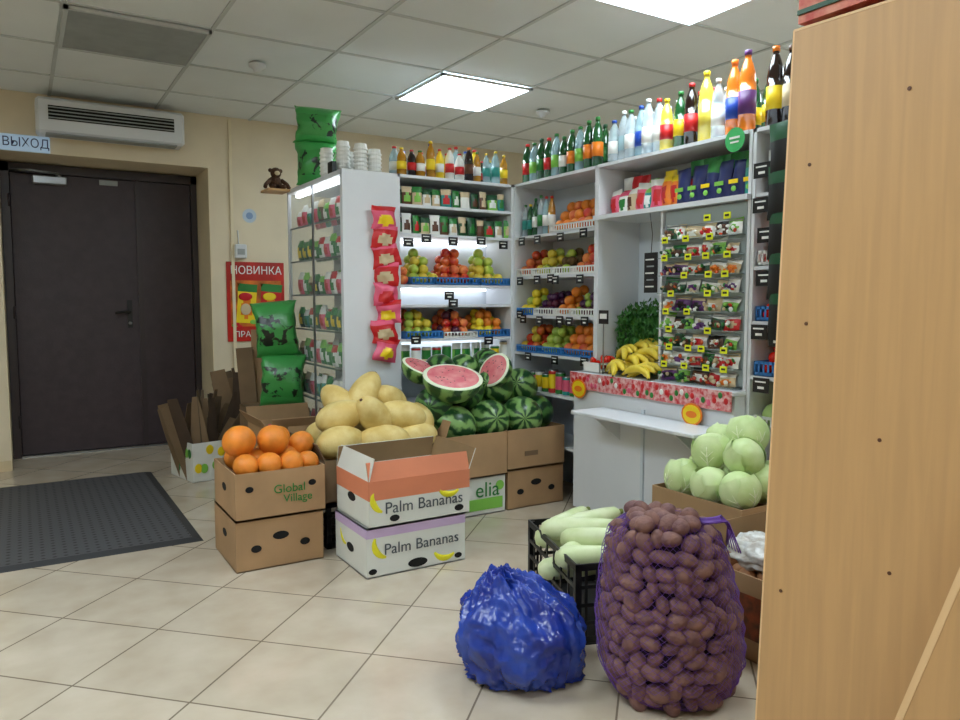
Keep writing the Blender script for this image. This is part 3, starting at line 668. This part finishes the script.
b=B();carton(b,1.27,1.68,4.50,5.0,0,.24,card2,holes=False);bx(b,1.27,1.68,4.5,5.0,.234,.24,card2);carton(b,1.26,1.68,4.48,5.0,.243,.50,card,flaps=.10,ang=50,holes=False,fl=(.6,.5,.7,.0));b.build('cardboard_box')
b=B();
for k in range(8): pouch(b,T(U(1.34,1.6),U(4.6,4.9),.36)@R('Z',U(0,90)),.12,.13,.06,*random.choice([(red,pink,paper),(orange,red,beige)]))
b.build('wrapped_snacks')
b=B();carton(b,1.33,1.70,5.05,5.5,0,.55,card2,holes=False);bx(b,1.33,1.70,5.05,5.5,.544,.55,card2);b.build('cardboard_box')
b=B()
softbag(b,T(1.56,5.22,.552)@R('Z',-22)@R('X',-3)@R('Y',2),.31,.24,.37,1);softbag(b,T(1.545,5.23,.91)@R('Z',-22)@R('X',-4)@R('Y',-5),.30,.22,.38,6)
b.build('green_printed_sacks')
MP=T(1.13,5.78,0)@R('Z',12)
b=B();carton(b,-.17,.17,-.2,.2,0,.28,wprint,holes=False,M=MP)
for k in range(7): ell(b,(-.13+.043*k,-.203,.15+U(-.09,.09)),(.028,.002,.035),lgreen if k%2 else yellow,MP);ell(b,(-.172,-.15+.05*k,.15+U(-.08,.08)),(.002,.03,.035),lgreen if k%2 else green,MP)
b.build('printed_carton')
b=B()
fold=[card2,pm('cardboard_grey',(.40,.33,.25),.9,noise=.15,scale=8),pm('cardboard_dark_brown',(.30,.23,.17),.9,noise=.1,scale=8)]  # card pieces picked at random from brown, grey-brown and dark brown
def strip(M,w,h,mat):
    n=5;vs=[]
    c=U(-.06,.06);tp=U(.15,.8)
    for j in range(n+1):
        v=j/n;ww=w*(1-(1-tp)*v**2)/2
        for s_ in (-1,1):
            for d in (-.002,.002): vs.append((s_*ww,d+c*v*v,h*v))
    fs=[]
    for j in range(n):
        o=j*4;fs+=[(o,o+2,o+6,o+4),(o+3,o+1,o+5,o+7),(o+1,o,o+4,o+5),(o+2,o+3,o+7,o+6)]
    fs.append((n*4,n*4+2,n*4+3,n*4+1))
    b.add(vs,fs,mat,M)
for k in range(34):
    x=-.11+.0066*k
    strip(MP@T(x,U(-.14,.12),.01)@R('Y',-20+k*1.7+U(-7,7))@R('Z',U(-60,60))@R('X',U(-10,10)),U(.07,.15),U(.42,.66),random.choice(fold))
for k in range(14):
    strip(T(1.38+.02*k,5.80+.045*k,.0)@R('Z',-25+U(-30,30))@R('X',-6+U(-5,5))@R('Y',U(-18,12)),U(.08,.18),U(.5,.78),random.choice(fold))
b.build('flattened_cardboard')
b=B();bx(b,-.08,.08,-.01,.01,0,1.08,card,T(1.53,5.62,0)@R('Z',-20)@R('X',-4));bx(b,-.06,.06,-.01,.01,0,.95,card2,T(1.46,5.6,0)@R('Z',-20)@R('X',-3)@R('Y',-4));b.build('folded_carton')
# ================================================================= FOREGROUND
MCz=T(1.73,2.14,0)@R('Z',-18)
b=B();crate(b,.40,.60,.31,MCz);b.build('black_plastic_crate')
zm=pm('zucchini_skin',(.85,.88,.72),.4,col2=(.78,.83,.61),scale=12)
zst=pm('zucchini_stem',(.48,.52,.25),.7)
b=B()
for (x,y,z,rz,ry,l) in ((.10,.30,.20,5,88,.15),(.2,.3,.20,0,88,.15),(.3,.3,.20,-4,88,.15),(.12,.26,.28,35,87,.15),(.13,.42,.28,-15,88,.15),(.26,.2,.28,5,86,.14),(.15,.35,.34,-25,84,.165),(.25,.46,.335,15,84,.15),(.14,.50,.32,30,80,.15),(.27,.34,.30,85,85,.15),(.28,.1,.28,60,85,.14),(.12,.14,.29,-10,88,.14),(.17,.22,.335,-40,80,.15)):
    M=MCz@T(x,y,z)@R('Z',rz)@R('Y',ry)
    lathe(b,[(0,-l),(.028,-l*.96),(.043,-l*.8),(.048,-l*.4),(.044,0),(.038,l*.5),(.030,l*.85),(.018,l*.97),(.012,l*1.0),(.012,l*1.12),(0,l*1.13)],[zm]*8+[zst]*2,M,14)
b.build('zucchini_pile')
pot=pm('potato_skin',(.54,.39,.35),.7,col2=(.41,.27,.28),scale=22,bump=.5,bscale=70)
core=pm('sack_core',(.14,.08,.10),.9)
net=pm('purple_net',(.40,.22,.60),.5)
def interp(z):
    P=[(0,.15),(.04,.205),(.12,.235),(.28,.230),(.42,.208),(.52,.190),(.58,.170),(.62,.12),(.65,.03)]
    for (a,ra),(c,rc) in zip(P,P[1:]):
        if a<=z<=c: return ra+(rc-ra)*(z-a)/(c-a)
    return .03
def sackp(a,z,dr=0):
    r_=interp(z)+dr;r_*=1+.04*math.sin(2*a+z*5)+.025*math.sin(5*a+1)
    lean=.03*z/.6
    return (r_*math.cos(a)-lean*1.2,r_*.88*math.sin(a)+lean,z)
MS=T(1.81,1.72,.0)@R('Z',-31)@S(.98,.98,.93)
b=B();n=14
lathe(b,[(max(.001,interp(.65*j/n)-.04),.02+.58*j/n) for j in range(n+1)],core,MS,20,fn=lambda p,a,t:sackp(a,.02+.58*t,-.04))
for row in range(13):
    z=.04+row*.0485;cnt=max(4,int(2*pi*(interp(z))/.060))
    for k in range(cnt):
        a=2*pi*(k+.5*(row%2)+U(-.25,.25))/cnt;x,y,zz=sackp(a,z,-.026)
        s=U(.8,1.22);ell(b,(x,y,max(.035,zz+U(-.014,.014))),(.030*s,.026*s,.038*s),pot,MS,14,10,R('Z',math.degrees(a))@R('X',U(0,180))@R('Y',U(-20,20)))
for k in range(16):
    a=U(0,2*pi);q=U(0,.13);ell(b,(q*math.cos(a)-.035,q*math.sin(a)+.03,.62+U(-.01,.01)),(.038,.032,.03),pot,MS,14,10,R('Z',U(0,180)))
sack=b.build('potato_sack')
b=B();NA,NZ=56,60;vs=[];fs=[]
for j in range(NZ+1):
    z=.640*j/NZ
    for i in range(NA): 
        a=2*pi*(i+.5*(j%2))/NA;vs.append(sackp(a,z,.008+.004*math.sin(a*13+j)))
for j in range(NZ-1):
    for i in range(NA):
        if j%2==0: l=(i-1)%NA;r2=i
        else: l=i;r2=(i+1)%NA
        fs.append((j*NA+i,(j+1)*NA+r2,(j+2)*NA+i,(j+1)*NA+l))
b.add(vs,fs,net,MS);o=b.build('netting',sack);w=o.modifiers.new('w','WIREFRAME');w.thickness=.0017;w.use_even_offset=False
b=B()
for k in range(16):
    a=k/15;tube(b,[(.10+.05*math.cos(a*6),.03*math.sin(a*6),.62),(.15+.03*a,.02*math.sin(9*a),.64-.03*a),(.19+.02*math.sin(a*7),.05*math.sin(5*a),.57-.05*a)],.0025,net,MS,4)
b.build('sack_drawstring',sack)
blueb=pm('blue_bag_film',(.10,.19,.58),.2,col2=(.20,.34,.76),scale=6,bump=.6,bscale=18,trans=.15)
b=B();seg,rings=140,96;prof=[(math.sin(pi*j/rings),-math.cos(pi*j/rings)) for j in range(rings+1)]
def bagf(p,a,t):
    v=Vector(p);q=v.copy()
    n1=noise.noise(v*1.5+Vector((3,1,5)));n1b=noise.noise(v*2.6+Vector((8,4,1)))
    w_=Vector((v.x+.25*n1,v.y+.25*n1b,v.z*.6))
    f1=1-abs(noise.noise(w_*3.4+Vector((9,2,1))))*2.2;f2=1-abs(noise.noise(w_*7.5+Vector((1,7,2))))*2.2;f3=1-abs(noise.noise(w_*14+Vector((5,7,2))))*2.2
    up=max(0,v.z)
    pleat=.055*up*math.sin(a*10+4*n1)+.03*up*math.sin(a*23+5*n1b)
    r_=1+.17*n1+.10*n1b+.075*f1+.045*f2+.02*f3+pleat
    q*=r_
    z=q.z
    if z<-.62: z=-.62+(z+.62)*.08; q.x*=1.07;q.y*=1.07
    if z>.45: f=z-.45;q.x*=1-f*.5;q.y*=1-f*.5
    return (q.x-.28*up*up,q.y+.05*up,z)
lathe(b,prof,blueb,T(1.44,2.085,.142)@R('Z',-30)@S(.205,.185,.21),seg,True,bagf)
for k in range(7):
    a=k*.9;w=.045+.015*math.sin(k*3)
    M=T(1.385,2.12,.34)
    vs=[(0,0,-.02),(.02*math.cos(a-.3),.02*math.sin(a-.3),.015),(.02*math.cos(a+.5),.02*math.sin(a+.5),.01),(w*math.cos(a-.2),w*math.sin(a-.2),.022+.01*math.sin(k*2)),(w*1.1*math.cos(a+.5),w*1.1*math.sin(a+.5),.01)]
    b.add(vs,[(0,1,2),(1,3,4,2)],blueb,M,True)
b.build('blue_plastic_bag')
b=B();carton(b,2.20,2.62,1.32,1.94,0,.31,card,holes=False,flaps=.13,ang=40,fl=(1,.2,0,1));
bx(b,2.196,2.199,1.36,1.90,.08,.24,pm('carton_dark_print',(.35,.22,.14),.7,col2=(.62,.30,.16),scale=20))
b.build('cardboard_box')
film=pm('clear_film',(.85,.85,.84),.15,col2=(.70,.66,.62),scale=25,bump=.5,bscale=30)
b=B()
for k in range(22): ell(b,(U(2.25,2.56),U(1.42,1.88),U(.26,.33)),(.04,.035,.035),pm('onion_skin',(.72,.50,.34),.5,noise=.2,scale=20),I,12,8)
def crum(p,a,t):
    v=Vector(p);return tuple(v*(1+.35*noise.noise(v*3+Vector((2,5,1)))+.15*(1-abs(noise.noise(v*8))*2)))
ell(b,(2.34,1.78,.35),(.10,.13,.06),film,I,40,26,fn=crum)
b.build('onions')
b=B();carton(b,2.45,2.87,1.98,2.46,0,.15,card2,holes=False);bx(b,2.45,2.87,1.98,2.46,.144,.15,card2)
carton(b,2.43,2.87,1.96,2.46,.153,.46,card,holes=False);b.build('cardboard_box')
cabm=pm('cabbage_leaf',(.84,.90,.68),.45,col2=(.75,.84,.56),scale=9,bump=.25,bscale=26)
cabv=pm('cabbage_vein',(.90,.93,.80),.45)
def cabbage(b,c,r_):
    Mc=T(*c)@R('Z',U(0,360))@R('X',U(-50,50))
    s0=U(0,50)
    def f0(p,a,t):
        v=Vector(p);k=1+.04*noise.noise(v*2+Vector((s0,0,0)));return tuple(v*k)
    ell(b,(0,0,0),r_*.96,cabm,Mc,28,16,fn=f0)
    for k in range(5):
        vs=[];fs=[];n=10;a0=k*2*pi/5*2+U(-.2,.2)
        P=lambda th,al,rr:(rr*math.sin(th)*math.cos(al),rr*math.sin(th)*math.sin(al),-rr*math.cos(th))
        for j in range(n+1):
            for i in range(n+1):
                th=.12+(j/n)*(2.0+.25*math.sin(k*2));wd=(i/n-.5)*2.0*math.sin(min(1,j/n*.95+.18)*pi*.9)**.6
                ed=abs(i/n-.5)*2
                rr=r_*(.985+.010*k+.07*(j/n)**4+.05*ed**3*(j/n)+.012*math.sin(i*1.7+k)*(j/n))
                vs.append(P(th,a0+wd*1.0,rr))
        for j in range(n):
            for i in range(n):
                q=j*(n+1)+i;fs.append((q,q+1,q+n+2,q+n+1))
        b.add(vs,fs,cabm,Mc,True)
        rr=r_*(.99+.010*k)
        tube(b,[P(.12+.17*j,a0,rr) for j in range(9)],[.0045*(1-j/11)*r_/.085 for j in range(9)],cabv,Mc,5)
        for s_ in (-1,1):
            for q in (3,5): tube(b,[P(.12+.17*(q+j*.8),a0+s_*.13*j,rr) for j in range(4)],[.0022,.0018,.0014,.0008],cabv,Mc,4)
b=B()
for (x,y,z,r_) in ((2.53,2.36,.50,.09),(2.52,2.20,.50,.085),(2.52,2.05,.51,.085),(2.68,2.37,.52,.085),(2.68,2.20,.53,.09),(2.68,2.05,.52,.085),(2.80,2.3,.52,.08),(2.80,2.1,.52,.08),(2.60,2.27,.625,.09),(2.62,2.11,.63,.085),(2.75,2.2,.70,.09),(2.76,2.34,.65,.08)):
    cabbage(b,(x,y,z),r_)
b.build('cabbage_pile')
b=B();MW=T(1.50,1.16,0)@R('X',1.6)
bx(b,0,.45,-1.05,0,0.004,1.90,[wood]*6,MW);bx(b,-.0005,.02,-.003,.0015,.004,1.90,woodedge,MW)
bx(b,-.001,.01,-1.05,-.0,1.897,1.902,woodedge,MW)
for (y,z) in ((-.06,1.60),(-.075,1.25),(-.26,1.02),(-.3,.75),(-.05,.62),(-.27,1.72)): disc(b,MW@T(-.002,y,z)@R('Z',-90),.004,brown)
b.build('wooden_cupboard')
b=B();bx(b,1.505,1.93,.2,1.10,1.912,2.10,pm('red_floral_print',(.72,.14,.14),.5,col2=(.85,.55,.45),scale=22));bx(b,1.50,1.505,.2,1.10,1.98,1.995,beige);bx(b,1.50,1.505,.2,1.10,1.93,1.94,dgreen);b.build('red_printed_box')
b=B()
bx(b,0,.035,-.5,0,-1.0,.0,wood,T(1.44,.60,1.03)@R('X',17));bx(b,-.001,.036,-.001,.012,-1.0,.0,woodedge,T(1.44,.60,1.03)@R('X',17))
b.build('leaning_wood_board')
# ================================================================= light / camera
w=bpy.data.worlds.new('w');sc.world=w;w.use_nodes=True;w.node_tree.nodes['Background'].inputs[0].default_value=(.8,.9,1,1);w.node_tree.nodes['Background'].inputs[1].default_value=.3
c=bpy.data.cameras.new('camera');c.lens=28.125;c.sensor_width=36;c.clip_start=.05
o=bpy.data.objects.new('camera',c);bpy.context.collection.objects.link(o);o.location=(0,0,1.3);o.rotation_euler=(math.radians(90-4.57),0,math.radians(-31.5));sc.camera=o
